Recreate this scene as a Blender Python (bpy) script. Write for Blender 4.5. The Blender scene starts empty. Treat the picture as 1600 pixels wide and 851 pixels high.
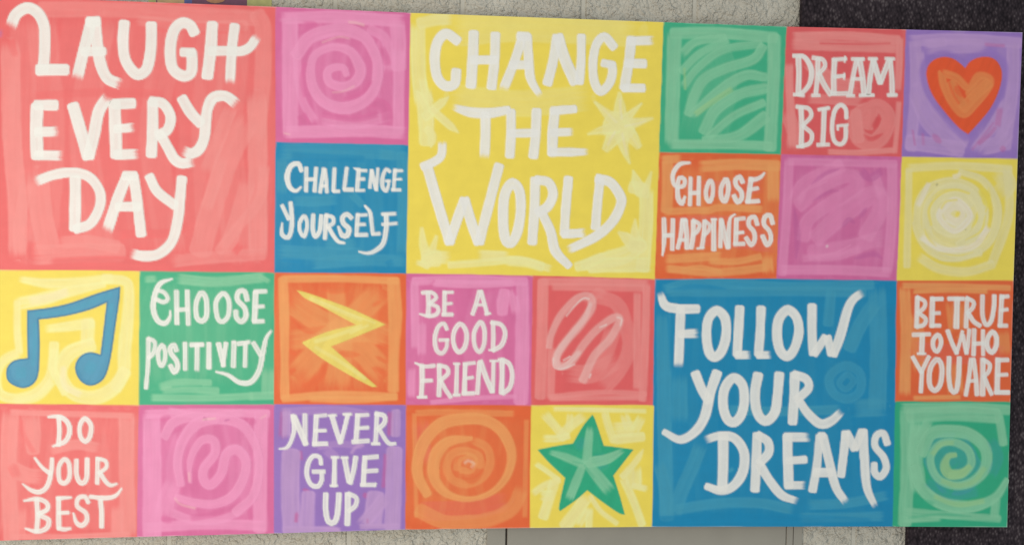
import bpy, math, random
import numpy as np
from mathutils import Vector, Matrix, Euler
random.seed(4); RNG = np.random.default_rng(11)
S = bpy.context.scene
COL = S.collection

# ------------------------------------------------------------------ camera
cam_d = bpy.data.cameras.new('camera'); cam = bpy.data.objects.new('camera', cam_d); COL.objects.link(cam)
CAM = Vector((0.7465, -2.4069, 1.5169)); CROT = Euler((1.5312, -0.0113, -0.0964))
cam.location = CAM; cam.rotation_euler = CROT
cam_d.sensor_width = 36; cam_d.lens = 36; cam_d.shift_x = 123.3/1600; cam_d.shift_y = 63.6/1600
cam_d.clip_start = .05; cam_d.clip_end = 100
S.camera = cam

# ------------------------------------------------------------------ light
w = bpy.data.worlds.new('World'); S.world = w; w.use_nodes = True
w.node_tree.nodes['Background'].inputs[0].default_value = (.83, .935, 1.0, 1)
w.node_tree.nodes['Background'].inputs[1].default_value = .65
def lamp(name, loc, target, size, energy, color):
    d = bpy.data.lights.new(name, 'AREA'); d.shape = 'RECTANGLE'; d.size = size[0]; d.size_y = size[1]
    d.energy = energy; d.color = color
    o = bpy.data.objects.new(name, d); COL.objects.link(o); o.location = loc
    o.rotation_euler = (Vector(target)-Vector(loc)).to_track_quat('-Z', 'Y').to_euler()
lamp('window_light', (-.55, -2.45, 1.3), (0.65, 0, 1.5), (1.1, 1.5), 37, (1.0, .91, .78))
S.view_settings.view_transform = 'Standard'; S.view_settings.look = 'None'
S.view_settings.exposure = 0; S.view_settings.gamma = 1
S.render.engine = 'CYCLES'

# ------------------------------------------------------------------ helpers
RM = CROT.to_matrix()
RMn = np.array(RM)
def plane_pts(px, py, Y=0.0):
    """photo measurement -> point on the vertical plane y = Y"""
    px = np.asarray(px, float); py = np.asarray(py, float)
    d = np.stack([(px-800+123.3), -(py-425.5-63.6), -np.full(px.shape, 1600.0)], -1) @ RMn.T
    t = (Y - CAM.y)/d[..., 1]
    return np.stack([CAM.x+d[..., 0]*t, np.full(px.shape, Y), CAM.z+d[..., 2]*t], -1)
def wx(px, py, Y): return float(plane_pts([px], [py], Y)[0, 0])
def wz(px, py, Y): return float(plane_pts([px], [py], Y)[0, 2])

def lin(c):
    c = np.asarray(c, float)/255
    return np.where(c <= .04045, c/12.92, ((c+.055)/1.055)**2.4)

def new_obj(name, verts, faces, mat, parent=None, smooth=False):
    me = bpy.data.meshes.new(name); me.from_pydata([tuple(v) for v in verts], [], faces)
    if mat: me.materials.append(mat)
    if smooth: me.polygons.foreach_set('use_smooth', [True]*len(me.polygons))
    o = bpy.data.objects.new(name, me); COL.objects.link(o)
    if parent: o.parent = parent
    return o
def thing(name, label, cat, loc=(0, 0, 0), kind=None):
    o = bpy.data.objects.new(name, None); COL.objects.link(o); o.location = loc; o.empty_display_size = .1
    o['label'] = label; o['category'] = cat
    if kind: o['kind'] = kind
    return o
def bevel_box(x0, x1, y0, y1, z0, z1, b):
    """box with chamfered front rim (front is -y = y0)"""
    v = [(x0, y1, z0), (x1, y1, z0), (x1, y1, z1), (x0, y1, z1),
         (x0, y0+b, z0), (x1, y0+b, z0), (x1, y0+b, z1), (x0, y0+b, z1),
         (x0+b, y0, z0+b), (x1-b, y0, z0+b), (x1-b, y0, z1-b), (x0+b, y0, z1-b)]
    f = [(3, 2, 1, 0), (0, 1, 5, 4), (1, 2, 6, 5), (2, 3, 7, 6), (3, 0, 4, 7),
         (4, 5, 9, 8), (5, 6, 10, 9), (6, 7, 11, 10), (7, 4, 8, 11), (8, 9, 10, 11)]
    return v, f

# ------------------------------------------------------------------ materials
def base_mat(name):
    m = bpy.data.materials.new(name); m.use_nodes = True
    nt = m.node_tree; return m, nt, nt.nodes['Principled BSDF']
def N(nt, t, **kw):
    n = nt.nodes.new(t)
    for k, v in kw.items():
        if k in n.inputs: n.inputs[k].default_value = v
        else: setattr(n, k, v)
    return n
def ramp(nt, src, stops):
    r = nt.nodes.new('ShaderNodeValToRGB'); nt.links.new(src, r.inputs[0])
    e = r.color_ramp.elements
    while len(e) < len(stops): e.new(.5)
    for q, (p, c) in zip(e, stops): q.position = p; q.color = (*c, 1)
    return r.outputs[0]

def paint_material():
    m, nt, b = base_mat('acrylic_paint'); L = nt.links.new
    at = N(nt, 'ShaderNodeAttribute', attribute_name='paint')
    tc = N(nt, 'ShaderNodeTexCoord')
    big = N(nt, 'ShaderNodeTexNoise', Scale=26.0, Detail=5.0, Roughness=.6); L(tc.outputs['Object'], big.inputs['Vector'])
    fine = N(nt, 'ShaderNodeTexNoise', Scale=650.0, Detail=3.0, Roughness=.7); L(tc.outputs['Object'], fine.inputs['Vector'])
    s = N(nt, 'ShaderNodeMath', operation='ADD'); L(big.outputs[0], s.inputs[0]); L(fine.outputs[0], s.inputs[1])
    mr = N(nt, 'ShaderNodeMapRange'); mr.inputs[1].default_value = .6; mr.inputs[2].default_value = 1.4
    mr.inputs[3].default_value = .93; mr.inputs[4].default_value = 1.055; L(s.outputs[0], mr.inputs[0])
    vm = N(nt, 'ShaderNodeVectorMath', operation='SCALE'); L(at.outputs['Color'], vm.inputs[0]); L(mr.outputs[0], vm.inputs['Scale'])
    L(vm.outputs[0], b.inputs['Base Color'])
    b.inputs['Roughness'].default_value = .46; b.inputs['Specular IOR Level'].default_value = .35
    # canvas tooth and brush relief
    wv = N(nt, 'ShaderNodeTexNoise', Scale=900.0, Detail=2.0); L(tc.outputs['Object'], wv.inputs['Vector'])
    s2 = N(nt, 'ShaderNodeMath', operation='ADD'); L(wv.outputs[0], s2.inputs[0]); L(big.outputs[0], s2.inputs[1])
    bp = N(nt, 'ShaderNodeBump', Strength=.5, Distance=.0006); L(s2.outputs[0], bp.inputs['Height']); L(bp.outputs[0], b.inputs['Normal'])
    return m
PAINT = paint_material()

def block_material(name, c1, c2, bump, scale):
    m, nt, b = base_mat(name); L = nt.links.new
    tc = N(nt, 'ShaderNodeTexCoord'); oi = N(nt, 'ShaderNodeObjectInfo')
    add = N(nt, 'ShaderNodeVectorMath', operation='ADD'); L(tc.outputs['Object'], add.inputs[0]); L(oi.outputs['Location'], add.inputs[1])
    n1 = N(nt, 'ShaderNodeTexNoise', Scale=float(scale), Detail=2.5, Roughness=.5, Distortion=.4); L(add.outputs[0], n1.inputs['Vector'])
    n3 = N(nt, 'ShaderNodeTexVoronoi', Scale=scale*.8, feature='SMOOTH_F1'); L(add.outputs[0], n3.inputs['Vector'])
    n2 = N(nt, 'ShaderNodeTexNoise', Scale=9.0, Detail=6.0); L(add.outputs[0], n2.inputs['Vector'])
    L(ramp(nt, n2.outputs[0], [(.3, c1), (.7, c2)]), b.inputs['Base Color'])
    n4 = N(nt, 'ShaderNodeTexNoise', Scale=38.0, Detail=2.0); L(add.outputs[0], n4.inputs['Vector'])
    s0 = N(nt, 'ShaderNodeMath', operation='MULTIPLY'); L(n1.outputs[0], s0.inputs[0]); L(n4.outputs[0], s0.inputs[1])
    s = N(nt, 'ShaderNodeMath', operation='MULTIPLY_ADD'); L(s0.outputs[0], s.inputs[0]); s.inputs[1].default_value = 3.2; L(n4.outputs[0], s.inputs[2])
    bp = N(nt, 'ShaderNodeBump', Strength=1.0, Distance=bump); L(s.outputs[0], bp.inputs['Height']); L(bp.outputs[0], b.inputs['Normal'])
    b.inputs['Roughness'].default_value = .5; b.inputs['Specular IOR Level'].default_value = .4
    return m
WALLC1 = tuple(lin((194, 184, 166))); WALLC2 = tuple(lin((208, 199, 182)))
BLOCK = block_material('painted_block', WALLC1, WALLC2, .0062, 120)
MORTAR = block_material('painted_mortar', tuple(lin((192, 184, 168))), tuple(lin((206, 198, 182))), .001, 90)

def simple_mat(name, col, rough=.5, var=.06, scale=30, spec=.5, metal=0, bump=.0):
    m, nt, b = base_mat(name); L = nt.links.new
    tc = N(nt, 'ShaderNodeTexCoord'); n = N(nt, 'ShaderNodeTexNoise', Scale=float(scale), Detail=6.0); L(tc.outputs['Object'], n.inputs['Vector'])
    c = lin(col)
    L(ramp(nt, n.outputs[0], [(.3, tuple(c*(1-var))), (.7, tuple(c*(1+var)))]), b.inputs['Base Color'])
    b.inputs['Roughness'].default_value = rough; b.inputs['Specular IOR Level'].default_value = spec; b.inputs['Metallic'].default_value = metal
    if bump:
        bp = N(nt, 'ShaderNodeBump', Strength=.6, Distance=bump); L(n.outputs[0], bp.inputs['Height']); L(bp.outputs[0], b.inputs['Normal'])
    return m
METAL = simple_mat('grey_enamel', (156, 148, 134), .42, .06, 9, .5, 0, .0006)
GAP = simple_mat('dark_gap', (66, 58, 50), .9)
BOARDM = simple_mat('board_edge', (178, 160, 140), .8, .15, 60, .2, 0, .0005)

def tweed_material():
    m, nt, b = base_mat('dark_tweed'); L = nt.links.new
    tc = N(nt, 'ShaderNodeTexCoord')
    mp = N(nt, 'ShaderNodeMapping'); mp.inputs['Scale'].default_value = (1.25, 1, .8); mp.inputs['Rotation'].default_value = (0, .55, 0); L(tc.outputs['Object'], mp.inputs[0])
    v = N(nt, 'ShaderNodeTexVoronoi', Scale=118.0, Randomness=.7, feature='SMOOTH_F1'); L(mp.outputs[0], v.inputs['Vector'])
    v.inputs['Smoothness'].default_value = .3
    n = N(nt, 'ShaderNodeTexNoise', Scale=48.0, Detail=3.0, Roughness=.6); L(tc.outputs['Object'], n.inputs['Vector'])
    n2 = N(nt, 'ShaderNodeTexNoise', Scale=4.0, Detail=3.0); L(tc.outputs['Object'], n2.inputs['Vector'])
    n3 = N(nt, 'ShaderNodeTexNoise', Scale=420.0, Detail=2.0); L(tc.outputs['Object'], n3.inputs['Vector'])
    iv = N(nt, 'ShaderNodeMath', operation='SUBTRACT'); iv.inputs[0].default_value = .95; L(v.outputs['Distance'], iv.inputs[1])
    def madd(src, k, add):
        q = N(nt, 'ShaderNodeMath', operation='MULTIPLY_ADD'); L(src, q.inputs[0]); q.inputs[1].default_value = k; L(add, q.inputs[2]); return q.outputs[0]
    s = madd(n.outputs[0], .9, iv.outputs[0]); s = madd(n2.outputs[0], .8, s); s = madd(n3.outputs[0], .35, s)
    mr = N(nt, 'ShaderNodeMapRange'); mr.inputs[1].default_value = 1.1; mr.inputs[2].default_value = 2.1; L(s, mr.inputs[0])
    L(ramp(nt, mr.outputs[0], [(0, tuple(lin((34, 28, 31)))), (.5, tuple(lin((62, 52, 55)))), (1.0, tuple(lin((108, 97, 96))))]), b.inputs['Base Color'])
    b.inputs['Roughness'].default_value = .95; b.inputs['Specular IOR Level'].default_value = .1
    bp = N(nt, 'ShaderNodeBump', Strength=.6, Distance=.003); L(iv.outputs[0], bp.inputs['Height']); L(bp.outputs[0], b.inputs['Normal'])
    return m
TWEED = tweed_material()

# ------------------------------------------------------------------ wall of painted concrete blocks
YW = .048                                   # wall face; the board's back is at .019
wall = thing('block_wall', 'pale grey-beige painted concrete block wall behind the lettered board', 'wall', (wx(700, 840, YW), YW, .3))
wall.location = (0, 0, 0)
WX0 = -2.2; WX1 = wx(1419, 840, YW); WXT = wx(1300, 15, YW)
Z0 = wz(900, 838, YW)-.075
CH = .2032
top_j = [wx(p, 15, YW) for p in (524, 723, 912, 1086)]
bot_j = [wx(264, 838, YW), wx(545, 838, YW)]
bj = bot_j[1]-bot_j[0]; tj = (top_j[3]-top_j[0])/3
new_obj('mortar', *bevel_box(WX0, WX1, YW+.0035, YW+.12, Z0-4*CH, Z0+9*CH, .001), MORTAR, wall)
ztop = wz(800, 15, YW)
ktop = int((ztop-Z0)//CH)
# the course seen above the board is laid in shorter blocks than those below it
meshes = {}
for k in range(-4, 9):
    z0 = Z0+k*CH
    if k == ktop or (k-ktop) % 2 == 0 and k > ktop:
        xs = [top_j[0]+tj*i for i in range(-10, 0)]+top_j+[top_j[-1]+tj*i for i in (1, 2, 3)]
    elif k > ktop: xs = [top_j[0]+tj*(i+.5) for i in range(-10, 8)]
    else: xs = [bot_j[0]+bj*(i+(0 if k % 2 == 0 else .5)) for i in range(-8, 8)]
    xs = sorted(set([WX0]+[x for x in xs if WX0+.04 < x < WX1-.04]+[WX1]))
    for a, b in zip(xs[:-1], xs[1:]):
        g = .0048; key = round(b-a, 3)
        if key not in meshes:
            h = (b-a)/2-g
            v, f = bevel_box(-h, h, 0, .11, -CH/2+g, CH/2-g, .0035)
            me = bpy.data.meshes.new('block'); me.from_pydata(v, [], f); me.materials.append(BLOCK); meshes[key] = me
        o = bpy.data.objects.new('block', meshes[key]); COL.objects.link(o); o.parent = wall
        o.location = ((a+b)/2, YW+random.uniform(-.0006, .0006), z0+CH/2)

# grey enamelled access panel let into the lower wall
YP = .040
ap = thing('access_panel', 'smooth grey metal access panel with thin frame set in block wall below the board', 'panel', (wx(1007, 838, YP), YP, Z0-.25))
AO = Vector(ap.location)
def apart(name, x0, x1, z0, z1, y0, y1, mat, bev=.0015, parent=ap):
    v, f = bevel_box(x0-AO.x, x1-AO.x, y0-AO.y, y1-AO.y, z0-AO.z, z1-AO.z, bev)
    return new_obj(name, v, f, mat, parent)
PX = [wx(p, 838, YP) for p in (761, 790, 792.8, 1228, 1229.3, 1254)]
PZ0 = Z0-.25; PZ1 = Z0+.2
apart('backing', PX[0]+.004, PX[5]-.004, PZ0+.004, PZ1-.004, YP+.006, YP+.02, GAP)
apart('frame', PX[0], PX[1], PZ0, PZ1, YP, YP+.007, METAL)
apart('frame', PX[4], PX[5], PZ0, PZ1, YP, YP+.007, METAL)
apart('frame', PX[1], PX[4], PZ1-.04, PZ1, YP+.0003, YP+.007, METAL)
apart('frame', PX[1], PX[4], PZ0, PZ0+.04, YP+.0003, YP+.007, METAL)
apart('door', PX[2], PX[3], PZ0+.043, PZ1-.043, YP-.001, YP+.005, METAL)
apart('seam', PX[4]+.016, PX[4]+.0175, PZ0+.002, PZ1-.002, YP-.0006, YP+.0002, GAP, .0002)

# dark tweed-covered wall on the right, stepped behind the board
YT = .034
tw = thing('carpeted_wall', 'dark brown-black speckled tweed carpet wall covering right of the board', 'wall', (wx(1500, 838, YT), YT, Z0-.4))
TO = Vector(tw.location)
xa = wx(1253, 20, YT); xb = wx(1419, 838, YT); xr = 3.6; zs = wz(1400, 430, YT); zb = Z0-.4; zt = 3.0
poly = [(xb, zb), (xr, zb), (xr, zt), (xa, zt), (xa, zs), (xb, zs)]
v = [(x-TO.x, 0, z-TO.z) for x, z in poly]+[(x-TO.x, .013, z-TO.z) for x, z in poly]
n = 6
f = [tuple(range(n)), tuple(reversed(range(n, 2*n)))]+[(i, n+i, n+(i+1) % n, (i+1) % n) for i in range(n)]
new_obj('tweed', v, f, TWEED, tw)

# poster whose lower edge shows above the board
YQ = YW-.002
po = thing('wall_poster', 'printed poster with purple picture and yellow-green margin just above the coral square', 'poster', (wx(330, 0, YQ), YQ, wz(330, 10, YQ)-.02))
PO = Vector(po.location)
def ppart(name, x0, x1, z0, z1, lay, col):
    v, f = bevel_box(wx(x0, 3, YQ)-PO.x, wx(x1, 3, YQ)-PO.x, -lay*.0004, .0016-.0001*lay, z0, z1, .0002)
    return new_obj(name, v, f, simple_mat(name+'_print', col, .4, .12, 60), po)
ppart('paper', 232, 424.5, 0, .42, 0, (178, 172, 108))
ppart('picture', 244, 386, .003, .38, 1, (110, 62, 84))
ppart('tan_shape', 246, 288, .004, .10, 2, (196, 158, 112))
ppart('blue_shape', 288, 300, .004, .05, 2, (84, 88, 142))
# brown rounded shape
pts = [(.5+.5*math.cos(t*math.tau/28)*(1+.1*math.sin(t*1.7)), .5+.5*math.sin(t*math.tau/28)) for t in range(28)]
bx0, bx1 = wx(310, 3, YQ)-PO.x, wx(362, 3, YQ)-PO.x
bz = wz(330, 3, YQ)-PO.z
vv = [(bx0+(bx1-bx0)*a, -.0012, bz-.004+.09*b) for a, b in pts]
new_obj('brown_shape', vv, [tuple(range(28))], simple_mat('brown_print', (176, 122, 84), .4, .2, 60), po)

# ------------------------------------------------------------------ the painted board
# Measured corners of the 8 x 4 layout of squares, in the units of the drawing below
G = {(0,0):(-6,-5),(2,0):(431,11),(3,0):(642,20.5),(5,0):(1037.5,35),(6,0):(1230,42),(7,0):(1416,46.5),(8,0):(1597.5,51),
(2,1):(431.5,223),(3,1):(639,227.5),(5,1):(1030.5,238.7),(6,1):(1221,242),(7,1):(1410,246),(8,1):(1590,248.5),
(0,2):(-6,422),(1,2):(219,424),(2,2):(429.5,426.5),(3,2):(635.5,428),(4,2):(833,431),(5,2):(1024,436.3),(6,2):(1214,436),(7,2):(1402,439),(8,2):(1583.5,438.3),
(0,3):(-6,631),(1,3):(217.5,633),(2,3):(429,632),(3,3):(635,632.8),(4,3):(830.5,633.2),(5,3):(1021,633.2),(7,3):(1399.4,627.4),(8,3):(1578.5,627.7),
(0,4):(-6,844),(1,4):(215,838),(2,4):(429,832.5),(3,4):(634,826.5),(4,4):(828.5,824),(5,4):(1018,822.3),(7,4):(1395.5,821.8),(8,4):(1573.7,822.8)}
def mid(a, b, t=.5): return tuple(np.array(G[a])*(1-t)+np.array(G[b])*t)
G[(1,0)] = mid((0,0), (2,0), .512); G[(4,0)] = mid((3,0), (5,0)); G[(0,1)] = mid((0,0), (0,2)); G[(1,1)] = mid((0,1), (2,1), .512)
G[(4,1)] = mid((3,1), (5,1)); G[(6,3)] = mid((5,3), (7,3)); G[(6,4)] = mid((5,4), (7,4))

PAL = {k: lin(v) for k, v in dict(
 coral=(238,104,102), coral_l=(247,146,139), pink=(222,106,155), pink_l=(244,152,190), yellow=(247,218,86), yellow_l=(248,233,158),
 green=(44,170,124), green_m=(64,176,130), green_l=(140,202,158), orange=(236,102,52), orange_l=(244,162,94), bolt=(240,212,104), cream_y=(240,224,166), blue=(4,134,178), blue_l=(66,156,182),
 purple=(156,116,188), purple_l=(196,152,200), white=(243,236,226), magenta=(196,92,150), cream=(244,226,200), blush=(246,196,186),
 olive=(160,202,136), note=(78,150,180), note_d=(40,116,156), dark=(70,60,50), vermilion=(240,88,40), tangerine=(238,136,74), red=(226,82,84)).items()}

OX, OY, CW, CHH = 20, 20, 1650, 900            # drawing raster, one cell per drawing unit (about 1.5 mm)
CAN = np.zeros((CHH, CW, 3)); CAN[:] = PAL['white']
HGT = np.zeros((CHH, CW))
TAB = RNG.random((512, 512))
for _ in range(1): TAB = (TAB+np.roll(TAB, 1, 0)*.5)/1.5
def vnoise(a, b):
    a = np.asarray(a)+1000.; b = np.asarray(b)+1000.
    i = np.floor(a).astype(int); j = np.floor(b).astype(int); fa = a-i; fb = b-j
    fa = fa*fa*(3-2*fa); fb = fb*fb*(3-2*fb)
    T = TAB
    return ((T[i % 512, j % 512]*(1-fb)+T[i % 512, (j+1) % 512]*fb)*(1-fa)
            + (T[(i+1) % 512, j % 512]*(1-fb)+T[(i+1) % 512, (j+1) % 512]*fb)*fa)
def poly_mask(pts, soft=1.0):
    """anti-aliased polygon mask over its own window of the raster"""
    P = np.array(pts, float)+(OX, OY)
    x0 = max(int(P[:, 0].min())-3, 0); x1 = min(int(P[:, 0].max())+4, CW); y0 = max(int(P[:, 1].min())-3, 0); y1 = min(int(P[:, 1].max())+4, CHH)
    X, Y = np.meshgrid(np.arange(x0, x1)+.0, np.arange(y0, y1)+.0)
    ins = np.zeros(X.shape, bool); D = np.full(X.shape, 1e9)
    for (ax, ay), (bx, by) in zip(P, np.roll(P, -1, 0)):
        c = ((ay > Y) != (by > Y)) & (X < (bx-ax)*(Y-ay)/(by-ay+1e-12)+ax); ins ^= c
        dx, dy = bx-ax, by-ay; t = np.clip(((X-ax)*dx+(Y-ay)*dy)/(dx*dx+dy*dy+1e-9), 0, 1)
        D = np.minimum(D, np.hypot(X-ax-t*dx, Y-ay-t*dy))
    sd = np.where(ins, D, -D)
    return (x0, x1, y0, y1), np.clip(sd/soft+.5, 0, 1), sd
def smooth_path(P, closed=False, step=3.0):
    P = [np.array(p, float) for p in P]
    if len(P) == 2 and not closed:
        n = max(2, int(np.hypot(*(P[1]-P[0]))/step)); return np.array([P[0]+(P[1]-P[0])*i/n for i in range(n+1)])
    if closed: Q = [P[-1]]+P+[P[0], P[1]]
    else: Q = [2*P[0]-P[1]]+P+[2*P[-1]-P[-2]]
    out = []
    for i in range(1, len(Q)-2):
        a, b, c, d = Q[i-1:i+3]; n = max(2, int(np.hypot(*(c-b))/step))
        for k in range(n):
            t = k/n
            out.append(.5*((2*b)+(c-a)*t+(2*a-5*b+4*c-d)*t*t+(3*b-a-3*c+d)*t**3))
    out.append(Q[-2]); return np.array(out)

# crops used when measuring: origin and scale
CR = {1:(0,0,430/1600),2:(0,205,430/1600),3:(425,0,220/851),4:(425,215,220/851),5:(635,10,405/1600),6:(635,220,405/1600),
7:(1025,30,.2527),8:(1215,35,.2528),9:(1400,40,.2469),10:(1020,235,.2409),11:(1210,235,.2409),12:(1395,240,.2409),13:(0,420,.2525),
14:(215,420,.2526),15:(425,420,.2526),16:(630,425,.2468),17:(825,425,.2468),18:(1015,430,.2469),19:(1015,625,.2469),20:(1395,430,.2467),
21:(0,625,.2657),22:(210,625,.2656),23:(425,625,.2526),24:(630,625,.2468),25:(820,625,.2468),26:(1390,625,.2655)}
def parse(crop, s):
    """'w[-w..][:flags] x,y x,y ...'   flags: a/z dry start/end, A/Z pointed start/end, c closed, b blunt"""
    ox, oy, sc = CR[crop]
    t = s.split(); h = t[0].split(':'); fl = h[1] if len(h) > 1 else ''
    ws = [float(x)*sc for x in h[0].split('-')]
    P = [(ox+float(a)*sc, oy+float(b)*sc) for a, b in (q.split(',') for q in t[1:])]
    if len(P) == 1: P.append((P[0][0]+.5, P[0][1]+.5))
    return smooth_path(P, 'c' in fl), ws, fl
def raster(path, ws, fl, soft):
    """returns window, coverage without bristles, cross offset, run length, end fade"""
    wmax = max(ws); P = path+(OX, OY); pad = wmax*.75+4
    x0 = max(int(P[:, 0].min()-pad), 0); x1 = min(int(P[:, 0].max()+pad)+1, CW); y0 = max(int(P[:, 1].min()-pad), 0); y1 = min(int(P[:, 1].max()+pad)+1, CHH)
    X, Y = np.meshgrid(np.arange(x0, x1)+.0, np.arange(y0, y1)+.0)
    seg = np.hypot(*(P[1:]-P[:-1]).T)+1e-9; cum = np.concatenate([[0], np.cumsum(seg)]); Ln = cum[-1]
    closed = 'c' in fl
    best = np.full(X.shape, -1e9); SS = np.zeros(X.shape); TT = np.zeros(X.shape)
    pen = vnoise(np.array([P[0, 0]*3.1]), np.array([P[0, 1]*1.7]))[0]*40
    for i in range(len(seg)):
        ax, ay = P[i]; ux, uy = (P[i+1]-P[i])/seg[i]
        rx = X-ax; ry = Y-ay; s = rx*ux+ry*uy; c = -rx*uy+ry*ux
        lo = s*0; over = np.maximum(-s, 0)+np.maximum(s-seg[i], 0)
        sc = np.clip(s, 0, seg[i]); g = (cum[i]+sc)/Ln
        k = g*(len(ws)-1); wd = np.interp(k, range(len(ws)), ws)
        if 'A' in fl: wd = wd*np.clip(.12+g*3.0, 0, 1)**.8
        if 'Z' in fl: wd = wd*np.clip(.12+(1-g)*3.0, 0, 1)**.8
        wd = wd*(.96+.1*vnoise(g*Ln/9+pen, pen))
        if not closed and (i == 0 or i == len(seg)-1):
            endb = ((s < 0) & (i == 0)) | ((s > seg[i]) & (i == len(seg)-1))
            d = np.where(endb, (np.abs(c)**3.2+(over*1.35)**3.2)**(1/3.2), np.hypot(c, over))
        else: d = np.hypot(c, over)
        q = wd/2-d
        m = q > best
        best = np.where(m, q, best); SS = np.where(m, cum[i]+(s if (i == 0 and not closed) or (i == len(seg)-1 and not closed) else sc), SS); TT = np.where(m, c, TT)
    edge = np.clip(best/soft+.5, 0, 1)
    return (x0, x1, y0, y1), edge, best, TT, SS, Ln, pen
def brush(path, ws, fl, col, op=1, soft=1.4, streak=.25, clip=None, hgt=.5, vary=.06, lip=.05, thin=0):
    (x0, x1, y0, y1), edge, best, T, Sx, Ln, pen = raster(path, ws, fl, soft)
    wm = max(ws)
    st = vnoise(T/.9+pen, Sx/38+pen)*.6+vnoise(T/2.2+pen*2, Sx/70+pen)*.4
    st2 = vnoise(T/3.5+pen*3, Sx/60)
    fade = np.ones_like(edge); fl_len = min(Ln*.4, wm*.85)
    fw = min(wm*.75, Ln*.5)
    def ramp_(q):
        q = np.clip((q+wm*.3)/fw+(.5-st)*.55, 0, 1); return q*q*(3-2*q)
    if 'a' in fl: fade *= ramp_(Sx)
    if 'z' in fl: fade *= ramp_(Ln-Sx)
    rag = np.clip((best-(st-.5)*1.1)/soft+.5, 0, 1); ridge = np.exp(-((best-1.6)/1.3)**2)
    a = op*rag*fade*np.clip(1-streak*(st*1.6-.35), 0, 1)
    if clip is not None: a = a*clip[y0:y1, x0:x1]
    c = col*(1+vary*(st2-.5)*2)[..., None]
    c = c*(1+lip*ridge)[..., None]
    if thin: a = a*(1-thin*np.clip(best/(wm*.3)-.45, 0, 1)*np.clip(st*1.7-.2, 0, 1))
    c = np.clip(c, 0, .93)
    W = CAN[y0:y1, x0:x1]; W += (c-W)*a[..., None]
    H = HGT[y0:y1, x0:x1]
    H += ((hgt*(.45+.45*(1-st)+.7*ridge))-H)*a*.9
    core = edge*np.clip(fade*1.1, 0, 1) if ('a' in fl or 'z' in fl) else edge
    return (x0, x1, y0, y1), core*(clip[y0:y1, x0:x1] if clip is not None else 1), best

REGIONS = {}
board = thing('painted_board', 'wide painted board of bright squares with white hand lettered encouraging phrases and spirals', 'painting', (float(plane_pts([800], [825], 0)[0, 0]), 0, wz(800, 840, 0)-.02))
BO = Vector(board.location)

def cell_pts(i, j, U, V):
    a, b, c, d = (np.array(G[k]) for k in ((i, j), (i+1, j), (i+1, j+1), (i, j+1)))
    U = U[..., None]; V = V[..., None]
    return a*(1-U)*(1-V)+b*U*(1-V)+c*U*V+d*(1-U)*V
def sample(F, x, y):
    x = np.clip(np.asarray(x)+OX, 0, CW-1.001); y = np.clip(np.asarray(y)+OY, 0, CHH-1.001)
    i = x.astype(int); j = y.astype(int); fx = x-i; fy = y-j
    if F.ndim == 3: fx = fx[..., None]; fy = fy[..., None]
    return (F[j, i]*(1-fx)+F[j, i+1]*fx)*(1-fy)+(F[j+1, i]*(1-fx)+F[j+1, i+1]*fx)*fy
def set_paint(me, cols):
    at = me.color_attributes.new('paint', 'FLOAT_COLOR', 'POINT')
    c = np.ones((len(cols), 4), np.float32); c[:, :3] = cols; at.data.foreach_set('color', c.ravel())

def fast_mesh(name, V, F, cols, parent):
    me = bpy.data.meshes.new(name); V = np.asarray(V, np.float32); nf = len(F)
    if isinstance(F, np.ndarray) and F.shape[1] == 4:
        me.vertices.add(len(V)); me.vertices.foreach_set('co', V.ravel())
        me.loops.add(nf*4); me.loops.foreach_set('vertex_index', F.ravel().astype(np.int32))
        me.polygons.add(nf); me.polygons.foreach_set('loop_start', np.arange(nf, dtype=np.int32)*4)
        me.update(calc_edges=True)
    else: me.from_pydata(V.tolist(), [], F)
    me.polygons.foreach_set('use_smooth', [True]*len(me.polygons))
    me.materials.append(PAINT); set_paint(me, cols)
    o = bpy.data.objects.new(name, me); COL.objects.link(o); o.parent = parent
    return o

def to_board(x, y, depth):
    p = plane_pts(x, y, 0.0); p[..., 1] = -depth
    return p-np.array(BO)

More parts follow.
